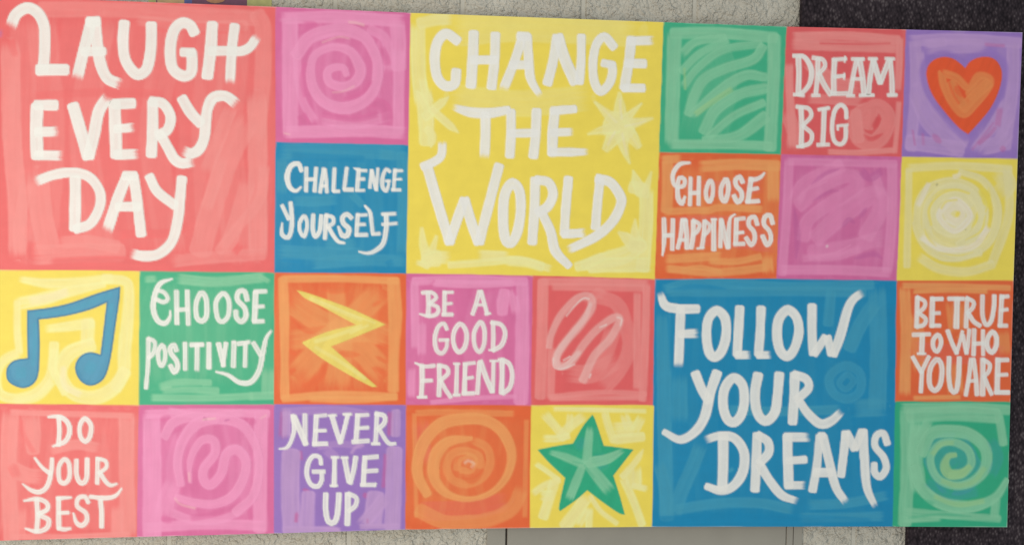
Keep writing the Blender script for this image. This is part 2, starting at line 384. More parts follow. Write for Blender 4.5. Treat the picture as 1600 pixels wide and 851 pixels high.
def mask_mesh(name, win, M, g, parent, lift=.0005, label=None):
    """outline the coverage M (over raster window win) at .5 and mesh it, raised off the square"""
    x0, x1, y0, y1 = win
    nx = int((x1-x0-1)/g); ny = int((y1-y0-1)/g)
    if nx < 2 or ny < 2: return
    gx = np.arange(nx+1)*g; gy = np.arange(ny+1)*g
    XX, YY = np.meshgrid(gx, gy)
    i = np.clip(XX.astype(int), 0, M.shape[1]-2); j = np.clip(YY.astype(int), 0, M.shape[0]-2); fx = XX-i; fy = YY-j
    Z = (M[j, i]*(1-fx)+M[j, i+1]*fx)*(1-fy)+(M[j+1, i]*(1-fx)+M[j+1, i+1]*fx)*fy-.5
    Z[0] = Z[-1] = -.5; Z[:, 0] = Z[:, -1] = -.5
    ins = Z > 0; vid = {}; V = []; D = []
    def gv(a, b):
        k = (a, b)
        if k not in vid: vid[k] = len(V); V.append((gx[a], gy[b])); D.append(1.0)
        return vid[k]
    def ev(a, b, c, d):
        k = (a, b, c, d) if (a, b) < (c, d) else (c, d, a, b)
        if k not in vid:
            z0 = Z[k[1], k[0]]; z1 = Z[k[3], k[2]]; t = z0/(z0-z1)
            vid[k] = len(V); V.append((gx[k[0]]*(1-t)+gx[k[2]]*t, gy[k[1]]*(1-t)+gy[k[3]]*t)); D.append(0.0)
        return vid[k]
    F = []
    cells = np.argwhere(ins[:-1, :-1] | ins[1:, :-1] | ins[:-1, 1:] | ins[1:, 1:])
    for b, a in cells:
        C = [(a, b), (a+1, b), (a+1, b+1), (a, b+1)]; I = [bool(ins[q[1], q[0]]) for q in C]
        if all(I): F.append([gv(*q) for q in C][::-1]); continue
        if sum(I) == 2 and I[0] == I[2]:
            for k in range(4):
                if I[k]: F.append([gv(*C[k]), ev(*C[k], *C[(k+1) % 4]), ev(*C[k], *C[k-1])][::-1])
            continue
        poly = []
        for k in range(4):
            if I[k]: poly.append(gv(*C[k]))
            if I[k] != I[(k+1) % 4]: poly.append(ev(*C[k], *C[(k+1) % 4]))
        if len(poly) > 2: F.append(poly[::-1])
    if not F: return
    V = np.array(V); D = np.array(D); px = V[:, 0]+x0-OX; py = V[:, 1]+y0-OY
    h = sample(HGT, px, py)
    dep = .00012+.0004*h + D*lift
    P = to_board(px, py, dep)
    o = fast_mesh(name, P, F, sample(CAN, px, py), parent)
    if label: o['label'] = label
    return o

PENDING = []
class Square:
    def __init__(s, cells, colour, label):
        s.cells = cells; s.label = label; s.col = PAL[colour]
        i0 = min(c[0] for c in cells); i1 = max(c[0] for c in cells)+1; j0 = min(c[1] for c in cells); j1 = max(c[1] for c in cells)+1
        pts = [G[(i, j0)] for i in range(i0, i1)]+[G[(i1, j)] for j in range(j0, j1)]+[G[(i, j1)] for i in range(i1, i0, -1)]+[G[(i0, j)] for j in range(j1, j0, -1)]
        ctr = np.mean(np.array(pts), 0); P = []
        for a, b in zip(pts, pts[1:]+pts[:1]):
            a = np.array(a); b = np.array(b); L = np.hypot(*(b-a)); n = max(2, int(L/9)); nr = np.array([(b-a)[1], -(b-a)[0]])/L
            for k in range(n):
                p = a+(b-a)*k/n
                P.append(p+nr*(.8+1.5*(vnoise(p[0]/21+5, p[1]/21)-.5)))
        win, m, sd = poly_mask(P, 1.3); x0, x1, y0, y1 = win
        s.clip = np.zeros((CHH, CW), np.float32); s.clip[y0:y1, x0:x1] = m
        X, Y = np.meshgrid(np.arange(x0, x1)+.0, np.arange(y0, y1)+.0)
        nz = vnoise(X/60, Y/7+cells[0][0]*9)*.5+vnoise(X/8, Y/55+cells[0][1]*9)*.5
        c = s.col*(1+.07*(nz-.5))[..., None]
        W = CAN[y0:y1, x0:x1]; W += (c-W)*m[..., None]
        H = HGT[y0:y1, x0:x1]; H += (.25*nz-H)*m
        s.parts = []
        PENDING.append(s)
    def wash(s, crop, colour, op, *strokes, soft=2.9, streak=.3):
        for q in strokes:
            p, ws, fl = parse(crop, q); brush(p, ws, fl, PAL[colour], min(1, op*1.1), soft, streak, s.clip, .45, .05)
    def fill(s, crop, colour, op, x0, y0, x1, y1, w, vert=True):
        a = x0 if vert else y0; b = x1 if vert else y1
        while a < b:
            j = random.uniform(-.3, .3)*w
            q = f'{w}:az {a+j:.0f},{y0} {a-j:.0f},{(y0+y1)/2:.0f} {a+j:.0f},{y1}' if vert else f'{w}:az {x0},{a+j:.0f} {(x0+x1)/2:.0f},{a-j:.0f} {x1},{a+j:.0f}'
            p, ws, fl = parse(crop, q); brush(p, ws, fl, PAL[colour], op*random.uniform(.4, 1.1), 5, .4, s.clip, .3)
            a += w*.8
    def letter(s, crop, *strokes, colour='white'):
        masks = []
        for q in strokes:
            p, ws, fl = parse(crop, q)
            masks.append(brush(p, ws, fl, PAL[colour], .975, 1.5, .06, s.clip, 1.0, .03, 0, .20 if max(ws) < 10 else .07)[:2])
        s.add('letter', masks, 1.25, .0004)
    def motif(s, name, crop, colour, op, *strokes, label=None, soft=3.0, streak=.25, keep=True):
        masks = []
        for q in strokes:
            p, ws, fl = parse(crop, q)
            masks.append(brush(p, ws, fl, PAL[colour], op, soft, streak, s.clip, .5, .05)[:2])
        if keep: s.add(name, masks, 1.8, .00012, label)
    def shape(s, name, crop, colour, pts, label, rim=None):
        ox, oy, sc = CR[crop]
        P = [(ox+float(a)*sc, oy+float(b)*sc) for a, b in (q.split(',') for q in pts.split())]
        P2 = []
        for k in range(len(P)):
            a, b, c, d = (np.array(P[(k+q) % len(P)]) for q in (-1, 0, 1, 2))
            def turn(u, v, w_): 
                e = v-u; f_ = w_-v; return abs(math.atan2(e[0]*f_[1]-e[1]*f_[0], e @ f_)) < .75
            m0 = (c-a)/2 if turn(a, b, c) else (c-b); m1 = (d-b)/2 if turn(b, c, d) else (c-b)
            L = np.hypot(*(c-b))
            m0 = m0/np.hypot(*m0)*L; m1 = m1/np.hypot(*m1)*L
            for i in range(5):
                t = i/5; P2.append((2*t**3-3*t*t+1)*b+(t**3-2*t*t+t)*m0+(-2*t**3+3*t*t)*c+(t**3-t*t)*m1)
        win, m, sd = poly_mask(P2, 1.5); x0, x1, y0, y1 = win
        X, Y = np.meshgrid(np.arange(x0, x1)+.0, np.arange(y0, y1)+.0)
        nz = vnoise(X/4+Y/9, Y/40)
        c = PAL[colour]*(1+.12*(nz-.5))[..., None]
        if rim:
            r = np.clip(1-(sd-1.8)/1.6, 0, 1)*.75; c = c+(PAL[rim]-c)*r[..., None]
        W = CAN[y0:y1, x0:x1]; W += (np.clip(c, 0, .93)-W)*m[..., None]
        H = HGT[y0:y1, x0:x1]; H += (.6+.3*nz-H)*m
        full = np.zeros((CHH, CW)); full[y0:y1, x0:x1] = m
        s.add(name, [(win, m)], 1.5, .0003, label); return full
    def add(s, name, masks, g, lift, label=None):
        x0 = min(w_[0] for w_, _ in masks); x1 = max(w_[1] for w_, _ in masks); y0 = min(w_[2] for w_, _ in masks); y1 = max(w_[3] for w_, _ in masks)
        M = np.zeros((y1-y0, x1-x0))
        for (a, b, c, d), m in masks:
            V = M[c-y0:d-y0, a-x0:b-x0]; np.maximum(V, m, out=V)
        s.parts.append((name, (x0, x1, y0, y1), M, g, lift, label))
    def build(s):
        Vs = []; Fs = []; Cs = []; off = 0; K = 104
        for (i, j) in s.cells:
            U, Vv = np.meshgrid(np.linspace(0, 1, K+1), np.linspace(0, 1, K+1))
            p = cell_pts(i, j, U, Vv).reshape(-1, 2)
            h = sample(HGT, p[:, 0], p[:, 1])
            Vs.append(to_board(p[:, 0], p[:, 1], .0004*h)); Cs.append(sample(CAN, p[:, 0], p[:, 1]))
            a = (np.arange(K)[:, None]*(K+1)+np.arange(K)[None, :]).ravel()
            Fs.append(np.stack([a, a+K+1, a+K+2, a+1], 1)+off); off += (K+1)**2
        o = fast_mesh('painted_square', np.concatenate(Vs), np.concatenate(Fs), np.concatenate(Cs), board)
        o['label'] = s.label
        for name, win, M, g, lift, label in s.parts:
            q = mask_mesh(name, win, M, g, o, lift, label)

def cells(i0, j0, i1, j1): return [(i, j) for j in range(j0, j1) for i in range(i0, i1)]

# ---- LAUGH EVERY DAY
q = Square(cells(0,0,2,2), 'coral', 'large coral square lettered LAUGH EVERY DAY')
q.fill(2, 'coral_l', .4, 130, -640, 1500, 700, 170)
q.wash(1, 'coral_l', .55, '90:z 250,55 700,60 1150,85 1500,110', '95:z 1500,95 1530,180 1525,500 1490,800', '60:z 1420,150 1100,150 800,120', soft=4)
q.wash(2, 'coral_l', .75, '110:az 1495,-200 1500,200 1500,500 1500,720', '110:az 60,-500 70,0 100,400 105,710')
q.wash(2, 'coral_l', .6, '130:a 1440,-60 1330,150 1230,450 1170,680', '80:az 1340,-130 1270,50 1200,230', '70:az 1290,160 1240,330 1200,450', '70:a 1010,755 1200,735 1520,715', '90:az 1440,300 1350,600 1300,700', '60:a 1540,200 1510,400 1380,560 1280,690')
q.wash(2, 'coral_l', .65, '110:a 200,720 400,710 690,705', '75:a 350,650 500,640 670,670', '130:az 220,250 240,480 290,700', '70:az 160,300 110,550 120,720')
q.wash(2, 'coral', .8, '45:az 175,740 175,680 185,640', '60:az 300,765 650,755 1000,775', '40:az 1360,710 1400,660', '50:az 700,600 1000,590 1090,540')
q.wash(1, 'purple', .35, '40:az -30,190 10,200', soft=6)
q.wash(1, 'coral', .5, '60:az 900,160 1150,170 1420,165', '50:az 200,560 600,540 950,550', '40:az 60,230 90,330')
q.letter(1, '66:az 65,150 95,85 160,48 220,78 255,145 261,230 258,330 248,430', '68:b 230,408 380,406')
q.letter(1, '66:z 530,132 500,250 470,370 452,450', '66:z 552,130 565,250 585,370 625,455 695,488', '54 490,302 600,300', '60 520,128 566,126')
q.letter(1, '64 722,140 715,250 732,355 792,432 848,410 872,330 880,230 880,150')
q.letter(1, '64 1128,188 1105,148 1058,135 1012,180 990,285 1002,395 1060,442 1108,428 1118,370 1114,312', '52 1064,305 1120,307')
q.letter(1, '66 1234,148 1226,280 1206,440', '58:z 1364,158 1350,270 1336,478', '54:z 1230,298 1330,297 1405,298 1455,272 1490,218')
q.letter(1, '74 216,625 212,760 217,905', '60 215,612 320,612', '58:z 220,768 330,764', '58:z 220,903 355,905')
q.letter(1, '72 428,622 468,760 510,905', '66:z 520,905 548,780 575,650 625,570')
q.letter(1, '70 668,610 672,760 676,900', '60 670,605 770,602', '52:z 680,750 775,742', '58:z 680,900 795,897')
q.letter(1, '64 888,600 888,740 880,895', '58 885,592 950,605 993,680 975,755 925,785', '60:z 935,785 980,865 1015,925 1060,950 1120,940')
q.letter(1, '62 1062,578 1108,655 1162,715', '62:az 1370,600 1310,560 1240,570 1205,640 1195,740 1185,815 1155,872 1112,893 1072,880')
q.letter(2, '58:a 215,290 310,255 420,240 520,268 580,350 580,440 528,535 445,568', '66 438,280 438,420 435,560')
q.letter(2, '64:z 735,268 682,400 625,570', '62 778,270 797,400 820,595', '56 690,438 800,438', '56 730,258 782,258')
q.letter(2, '58 872,268 915,350 1012,428', '60:z 1057,280 1048,380 1035,510 1000,640 925,712 840,725 768,712')

# ---- pink square, top
q = Square(cells(2,0,3,1), 'pink', 'pink square with pale pink spiral at the top of the board')
q.fill(3, 'pink_l', .35, 120, 130, 740, 780, 120)
q.wash(3, 'pink_l', .8, '95:az 110,100 110,450 112,810', '75:az 60,112 400,105 790,130', '90:a 755,130 765,250 765,400', '68:az 770,300 765,600 765,810', '75:az 80,800 300,795 550,790 800,805')
q.wash(3, 'pink_l', .6, '60:z 600,180 680,230 705,330 700,430', '50:az 150,320 160,480 190,620 260,730', '60:az 300,720 500,750 720,700')
q.wash(3, 'pink', .7, '60:az 190,160 250,165 180,220', '40:az 660,290 690,350 700,400', '60:az 200,740 180,700', '70:az 600,610 680,650 700,740', '40:az 300,690 500,720 640,690')
q.motif('spiral', 3, 'pink_l', .85, '78-80-80-70-60-70-75-70-60-50-50-70-60-50-40 150,330 220,235 320,195 430,180 550,220 610,300 640,400 625,520 560,610 440,655 320,620 250,530 235,420 265,330 370,285 470,310 520,380 535,440 500,500 430,525 350,500 335,440 370,410 430,410 450,450', label='pale pink spiral')
q.wash(3, 'pink', .75, '26-34-26:az 430,600 540,560 600,490', '22:az 200,380 180,480 200,590')
q.wash(3, 'blush', .5, '16:az 460,135 510,140 560,155', '10:az 70,805 110,815', '8:az 300,260 400,225 470,235', '8:az 360,560 430,553 500,520')

# ---- CHALLENGE YOURSELF
q = Square(cells(2,1,3,2), 'blue', 'blue square lettered CHALLENGE YOURSELF')
q.fill(4, 'blue_l', .35, 60, 90, 800, 780, 110)
q.wash(4, 'blue_l', .6, '90:az 60,85 400,80 800,90', '70:z 785,110 795,400 785,700', '80:az 50,690 300,700 550,710', '70:az 250,760 550,740 800,745', '60:az 130,380 250,385 390,375', '60:az 60,130 60,330', '60:az 330,640 430,650 500,640', '45:a 480,340 540,400', '60:az 650,100 740,110')
q.wash(4, 'blue', .6, '45:az 120,110 400,125 560,130', '30:az 60,735 180,745', '40:az 690,770 730,750')
q.letter(4, '24-30-34-28-12 178,200 160,158 115,172 92,235 108,300 145,322 176,298')
q.letter(4, '25 208,185 206,320', '24 267,185 258,322', '22 208,253 260,252')
q.letter(4, '24 312,190 302,260 291,328', '24 320,192 328,260 332,328', '18 302,292 326,292')
q.letter(4, '24 378,190 372,320', '20 374,325 405,324')
q.letter(4, '24 452,185 437,308', '23 438,314 488,315')
q.letter(4, '26 525,195 516,312', '18:A 492,184 530,196 570,200', '20 520,250 556,250', '18 508,320 556,318')
q.letter(4, '22 602,200 592,302', '24 604,200 628,312', '20 641,188 632,316')
q.letter(4, '22-22-26-26-20-18 712,205 690,192 670,235 668,295 690,322 705,285 702,262', '14 688,262 714,262')
q.letter(4, '22 745,195 736,312', '18 740,200 786,200', '16 740,252 780,250', '20 728,316 776,315')
q.letter(4, '24 62,412 100,490', '26-28-30-28-26-10 112,395 120,480 118,550 100,602 68,595 58,570 62,515')
q.letter(4, '24:c 192,475 167,520 172,570 195,596 213,540 208,490')
q.letter(4, '26 250,468 246,550 262,598 290,560 298,472')
q.letter(4, '26 327,470 320,608', '24 330,470 368,482 370,518 335,536', '26-26-24-14 345,545 372,592 402,628 436,636')
q.letter(4, '26-26-28-30-28-14 480,485 455,462 427,480 432,518 465,550 455,590 425,590 402,538')
q.letter(4, '26 520,465 511,588', '18 518,468 572,466', '20 515,525 560,525', '24 510,588 572,587')
q.letter(4, '12-24-24-24 562,412 592,450 603,520 610,580', '20 608,583 650,580')
q.letter(4, '28-30-28-28-22-10 690,465 690,550 672,640 622,685 575,698 525,688', '20:z 668,462 752,460', '20:z 668,525 760,518')

# ---- CHANGE THE WORLD
q = Square(cells(3,0,5,2), 'yellow', 'large yellow square lettered CHANGE THE WORLD')
q.wash(5, 'yellow_l', .75, '90:az 70,120 75,400 95,600', '70:z 90,105 180,85 270,80', '50:az 100,450 120,540 150,600')
q.wash(5, 'yellow_l', .35, '200:az 300,150 700,120 1400,150', '160:az 300,560 700,600 1100,570')
q.wash(6, 'yellow_l', .85, '85:a 1480,310 1480,500 1460,780', '80 1400,285 1460,300', '14-60-80 1400,185 1420,250 1450,310', '60-36-10 1470,330 1490,260 1512,190', '100-110-60 1440,640 1330,710 1060,775', '16-70-90 1310,565 1360,600 1410,650', '12-50-70 1412,485 1410,560 1415,640', '80 1400,640 1450,650', '90:z 1150,770 1350,765 1500,765', '60:z 1100,770 1200,720 1230,720')
q.wash(6, 'yellow_l', .8, '62:az 450,705 620,712', '44:z 270,765 500,750 700,735 890,790', '60:a 620,740 740,750 830,775', '20-56-70 95,540 105,640 135,740', '20-50-70 185,590 155,680 115,760', '100 130,725 180,725', '80:z 130,740 180,720 260,720', '34:az 60,750 130,765')
q.motif('star_burst', 5, 'yellow_l', .92, '100-100-90:a 105,520 120,680 125,830', '60-50:Z 120,680 190,620 260,560', '50:Z 160,640 240,710 320,780', '46:Z 130,640 90,560 60,520', '50:Z 130,760 160,800 150,870', label='pale yellow loose star')
q.motif('star_burst', 5, 'yellow_l', .95, '170-160 1285,735 1345,755', '110-74-20 1322,730 1318,640 1315,535', '80-44-12 1330,725 1385,665 1452,600', '86-50-14 1340,735 1430,715 1520,692', '110-80-46 1340,755 1385,800 1430,862', '88-50-14 1325,790 1345,880 1378,968', '110-80-46 1300,785 1262,835 1232,880', '80-50-14 1290,750 1210,765 1120,788', '80-50-16 1295,715 1230,655 1165,592', label='pale yellow star burst beside the word THE', streak=.45)
q.wash(5, 'cream', .35, '12:az 1330,700 1320,620 1318,570', '10:az 1345,740 1420,725 1480,705', '12:az 1290,770 1260,820 1240,860', '10:az 1300,720 1250,670 1210,630', '12:az 1330,780 1345,850 1360,920')
W5 = 5
q.letter(5, '62 312,212 245,170 192,222 175,320 190,435 240,492 298,478 308,405')
q.letter(5, '64 415,172 410,320 398,485', '60 549,180 545,330 526,495', '56 415,332 545,332')
q.letter(5, '58:z 715,190 672,330 600,510', '58-56-56-40:z 745,190 755,330 768,450 822,548', '56 655,362 752,362', '56 700,186 745,188')
q.letter(5, '60 928,195 905,340 872,470', '68 938,195 980,330 1038,462', '54 1080,190 1078,340 1068,465')
q.letter(5, '54 1278,250 1222,190 1172,240 1152,350 1160,465 1198,525 1250,480 1272,410 1268,365', '48 1218,352 1272,362')
q.letter(5, '62 1388,208 1372,350 1346,500', '56:z 1385,215 1520,212', '56 1370,352 1465,355', '52 1345,505 1458,505')
q.letter(5, '40-62-62-50:a 295,625 400,655 520,658 625,640', '62:z 488,670 488,800 482,930')
q.letter(5, '58 645,655 645,800 638,918', '60 803,650 797,800 784,920', '52 645,785 795,782')
q.letter(5, '62 915,655 903,780 900,905', '54 905,645 1035,635', '50:z 905,780 1022,775', '56-56-40:z 895,900 1000,900 1115,898')
q.letter(6, '50:a 222,10 215,90 170,130 105,158', '64 130,165 190,370 265,620', '60 268,620 315,480 355,370', '62 362,370 400,500 442,622', '62 450,620 515,370 570,160')
q.letter(6, '62:c 655,262 608,330 597,470 610,600 645,630 685,560 706,430 698,310')
q.letter(6, '60 795,242 790,420 777,622', '58 810,242 878,258 905,330 872,405 815,440', '56-60-62-50 840,450 890,560 920,680 1000,768')
q.letter(6, '58 1000,238 985,400 975,570', '54:z 975,575 1100,568')
q.letter(6, '58 1195,240 1180,380 1168,530', '62-62-62-60-50:z 1185,235 1260,258 1320,340 1322,400 1270,500 1170,590 1005,670')

# ---- green square, top
q = Square(cells(5,0,6,1), 'green_m', 'green square with light green scribbled lines')
q.wash(7, 'green_l', .2, '300:az 300,150 350,400 300,700')
q.wash(7, 'green_l', .88, '70:b 110,90 400,88 730,115', '85:az 115,95 105,400 95,770', '78:b 730,120 725,400 705,790', '58:a 90,775 400,775 700,785')
q.motif('scribble', 7, 'green_l', .85, '52:a 160,215 250,140 420,115', '50 430,135 270,215 160,320', '50-50-50-50:a 165,420 260,300 420,190 640,155', '60-62-66-70-60 660,175 600,250 430,305 300,370 240,470 205,580', '56-70-56:a 225,590 400,440 550,350 670,360', '66-72-72 670,430 520,465 370,560 300,690', '50:a 320,735 480,600 660,520', '44-66-80 300,745 500,725 670,610', label='light green zigzag scribble')
q.wash(7, 'olive', .6, '34:az 240,590 350,510 470,430', '14:az 175,300 180,440')

# ---- DREAM BIG
q = Square(cells(6,0,7,1), 'coral', 'red-pink square lettered DREAM BIG with a small swirl')
q.wash(8, 'red', .5, '760:b 390,200 390,700')
q.wash(8, 'coral_l', .85, '55:a 100,90 400,85 740,110', '60:az 90,140 400,150 740,160', '42:az 755,100 750,280 740,420', '50:az 70,260 75,450 95,770', '34:az 310,800 500,805 720,790', '30:az 750,490 740,640 725,810')
q.wash(8, 'coral_l', .65, '60:az 190,470 400,480 520,490', '90:az 60,560 100,680 100,780', '100:az 200,250 350,380 500,400')
q.motif('swirl', 8, 'coral_l', .7, '70-84-104-104-90-70 530,560 610,510 680,570 670,660 600,740 510,720 480,640 510,560 580,540 560,640', '70 480,560 500,720', label='faint pink swirl after the word BIG')
q.wash(8, 'red', .8, '36:Z 620,600 605,630 590,650', '26:AZ 530,695 580,720 650,690', '10:az 260,130 500,135 700,130')
q.letter(8, '34 128,220 132,330 128,440', '26-30-32-28-26 100,208 165,215 208,290 200,375 160,430 130,446', '22 102,446 160,452')
q.letter(8, '30 250,228 246,330 236,440', '26 220,220 280,232 292,275 252,322', '32 258,325 290,390 325,445', '20 214,452 258,452')
q.letter(8, '34 352,232 347,340 348,438', '24 345,232 420,228', '22 350,337 412,332', '26 335,442 428,440', '12 418,212 414,246', '12 412,316 410,352')
q.letter(8, '30 488,235 467,330 447,446', '34 508,235 525,340 535,446', '24 462,228 530,228', '22 462,350 522,350', '18 430,454 472,454', '24 510,452 590,450')
q.letter(8, '30 590,235 572,340 560,445', '36 592,240 632,372', '32 690,232 636,372', '30 696,235 705,340 708,444', '20 565,226 612,226', '20 668,225 718,227', '22 684,450 733,450')
q.letter(8, '32 145,532 148,640 146,762', '26 120,522 190,532 208,580 158,636', '27 158,640 212,690 200,745 148,766', '22 122,769 155,768')
q.letter(8, '30 288,540 284,640 278,750', '22 255,540 316,530', '24 248,758 314,756')
q.letter(8, '26 425,590 420,535 388,512 352,550 337,650 352,735 395,752 420,715 420,645', '18 374,640 432,634', '14 370,638 372,664')

# ---- heart
q = Square(cells(7,0,8,1), 'purple', 'purple square with an orange heart')
q.fill(9, 'purple_l', .3, 80, 90, 740, 790, 160)
q.wash(9, 'purple_l', .8, '72:a 90,100 400,85 770,110', '72:a 120,100 125,400 95,770', '150:a 150,420 230,600 390,740', '100:b 95,740 250,760 400,780', '80:a 740,110 735,400 690,760', '70:az 700,480 610,640 500,790', '100:az 540,770 640,750 700,680', '110:az 640,700 700,560', '90:az 200,140 420,130 560,130', '50:az 150,170 180,400 190,480', '60:a 180,120 300,105')
q.wash(9, 'magenta', .45, '24:az 630,640 590,690 520,750', '12:az 620,610 550,700 480,790', '36 675,780', '40:AZ 235,690 260,720 285,740', '40:az 660,520 640,640', '12:az 105,660 120,760', '20:az 560,120 690,130', '16:az 170,680 175,760')
q.wash(9, 'purple', .75, '64:c 440,235 500,205 600,190 670,240 680,320 655,420 600,520 520,620 455,695 390,650 300,550 220,440 183,330 190,250 240,205 310,190 400,225', soft=5)
full = q.shape('heart', 9, 'vermilion', '437,270 470,228 530,202 600,203 645,235 670,300 655,400 600,520 520,620 455,688 400,650 310,550 230,440 193,330 200,262 240,218 300,200 360,210 405,240', 'orange heart with lighter brushed middle')
oc = q.clip; q.clip = full
q.wash(9, 'tangerine', .85, '50:a 290,300 380,330 460,395 520,320 590,340 580,400 500,500 425,560 350,480 300,370 290,300', '90 480,440 560,370', '70 430,520 500,440 580,370', '60 350,370 390,450 420,500', soft=3)
q.wash(9, 'vermilion', .6, '44:AZ 375,385 400,420 440,450', '14:az 330,350 360,430 400,500'); q.clip = oc

# ---- CHOOSE HAPPINESS
q = Square(cells(5,1,6,2), 'orange', 'orange square lettered CHOOSE HAPPINESS')
q.fill(10, 'orange_l', .3, 60, 100, 790, 780, 130)
q.wash(10, 'coral', .35, '200:az 100,540 400,520 780,560', '100:az 200,230 400,250 700,230')
q.wash(10, 'orange_l', .8, '72:a 310,105 560,92 800,100', '55:az 60,60 180,55', '75:a 95,60 95,250 90,380', '44:az 80,397 250,390 370,390', '46:az 360,390 450,370 710,382', '76:az 780,90 782,330', '56:az 85,705 250,695 440,685', '44:a 365,715 540,720 690,690', '52:az 90,765 350,790 560,780 740,755', '70:az 740,690 750,790', '34:az 450,790 300,760 180,780')
q.letter(10, '16-28-30-28-26 240,80 175,90 132,150 135,215 165,245', '26-26-28-32-32-16 160,238 200,228 205,188 172,180 160,250 165,315 190,345 208,300')
q.letter(10, '28 245,180 240,352', '28 300,175 297,350', '26 245,277 298,274')
q.letter(10, '28:c 370,198 347,255 350,315 372,330 390,275 387,215')
q.letter(10, '30:c 470,190 442,245 446,310 470,328 490,262 486,205')
q.letter(10, '30 582,205 565,172 537,190 542,230 574,268 575,315 548,335 527,295')
q.letter(10, '34 637,185 626,260 617,330', '28-28-24-12 630,190 665,188 700,172 724,146', '24 625,256 680,245', '28 608,333 685,328')
q.letter(10, '30-30-26-12 72,445 75,540 70,630 62,680', '30 130,450 126,640', '28 75,552 128,550')
q.letter(10, '28 192,458 182,550 162,632', '32 210,455 220,550 222,632', '22 178,580 215,580', '24 190,450 212,450')
q.letter(10, '32 263,460 262,550 250,630', '26 262,455 302,478 292,520 262,546')
q.letter(10, '28 336,458 330,550 318,628', '24 338,458 368,485 360,522 335,546', '14 288,634 330,630')
q.letter(10, '32 395,450 395,642', '14 380,445 412,445')
q.letter(10, '28 442,448 437,622', '32 446,460 465,550 486,628', '12-26-30-30 534,414 502,440 492,520 490,628')
q.letter(10, '32 542,448 538,600', '24 540,446 594,440', '22 540,537 585,531', '28 530,608 590,605')
q.letter(10, '30 676,478 660,432 627,442 622,485 655,528 660,580 637,612 607,568')
q.letter(10, '30 776,472 760,422 727,432 722,480 757,524 766,580 740,612 712,556')

# ---- pink square, right
q = Square(cells(6,1,7,2), 'pink', 'deep pink square with broad scribble, right of CHOOSE HAPPINESS')
q.fill(11, 'pink_l', .3, 100, 100, 760, 770, 160)
q.wash(11, 'magenta', .25, '800:b 400,200 400,700')
q.wash(11, 'pink_l', .55, '60:a 95,60 80,400 50,790', '50:a 80,72 400,80 780,88', '66:az 765,95 760,450 730,800', '64:az 45,775 400,775 750,790')
q.motif('scribble', 11, 'pink_l', .45, '90:a 130,340 200,210 420,105', '95-100-100-90-90 170,350 300,235 480,165 530,240 370,340 220,450 190,560', '110-120-120-110 280,560 440,420 640,290 690,370 600,540', '100:z 250,660 420,640 700,570', '66:z 660,180 700,300', '50:az 180,700 400,690 560,640', label='faint pink scribble', soft=5)
q.wash(11, 'magenta', .5, '30:AZ 240,220 330,150 420,120', '20:AZ 250,330 350,270 420,262', '50:az 560,130 620,180 700,130', '30:AZ 440,500 480,450 520,470', '36:AZ 520,700 640,670 700,700', '26:AZ 550,440 600,370', '40:AZ 130,380 150,560 140,700')
q.wash(11, 'pink_l', .8, '5:az 300,680 400,660 500,610', '5:az 230,250 340,200')
q.wash(11, 'white', .5, '12 340,620')

# ---- pale yellow spiral, right
q = Square(cells(7,1,8,2), 'yellow', 'yellow square with creamy concentric spiral at the right edge')
q.wash(12, 'cream_y', .65, '52:a 95,95 400,80 755,100', '46:a 105,100 100,400 92,725', '60:az 745,100 750,400 640,720', '60:a 170,670 300,745 480,765 640,720', '120:az 700,120 740,200 700,260')
q.wash(12, 'cream_y', .75, '300:c 400,350 460,400 410,450 350,400')
q.motif('spiral', 12, 'cream_y', .9, '40-60-60-60-56-50 440,120 590,180 675,340 650,520 560,620 410,670 250,630 165,500 160,350 220,235 340,185 430,190 530,240 590,350 580,480 500,570', '56-60-60-56-56 560,640 400,650 250,560 220,450 230,330 300,250 400,215 500,250 555,330 570,420 530,520 430,590', '50-50-56 510,410 470,500 380,520 290,480 265,400 285,310 370,270 450,275 500,330', label='creamy spiral of many turns')
q.wash(12, 'cream', .85, '40:c 400,300 500,400 400,500 300,400', '40:az 180,540 330,620 520,600 620,480')
q.wash(12, 'cream', .7, '46:c 410,345 450,390 415,440 370,420 350,380', '16:az 340,430 420,470 480,420', '30:a 160,340 230,200', '30:z 400,150 440,140')
q.wash(12, 'yellow', .85, '26:AZ 430,375 412,410', '13:az 250,470 235,360 300,270 400,235 500,260', '12:AZ 470,560 570,500 600,400', '12:az 310,360 350,310 420,300', '9:AZ 250,290 320,240 440,235', '22:AZ 545,380 540,430 510,480', '12:AZ 620,220 625,300 600,380', '10:AZ 205,490 230,550 280,600', '8:AZ 300,640 420,660 520,640', '60:AZ 560,240 600,270 610,340', '8:AZ 130,440 140,300 200,210')
q.wash(12, 'cream_y', .9, '10:az 250,640 320,690 450,690')
q.wash(12, 'dark', .8, '8 285,200', '4 470,492')

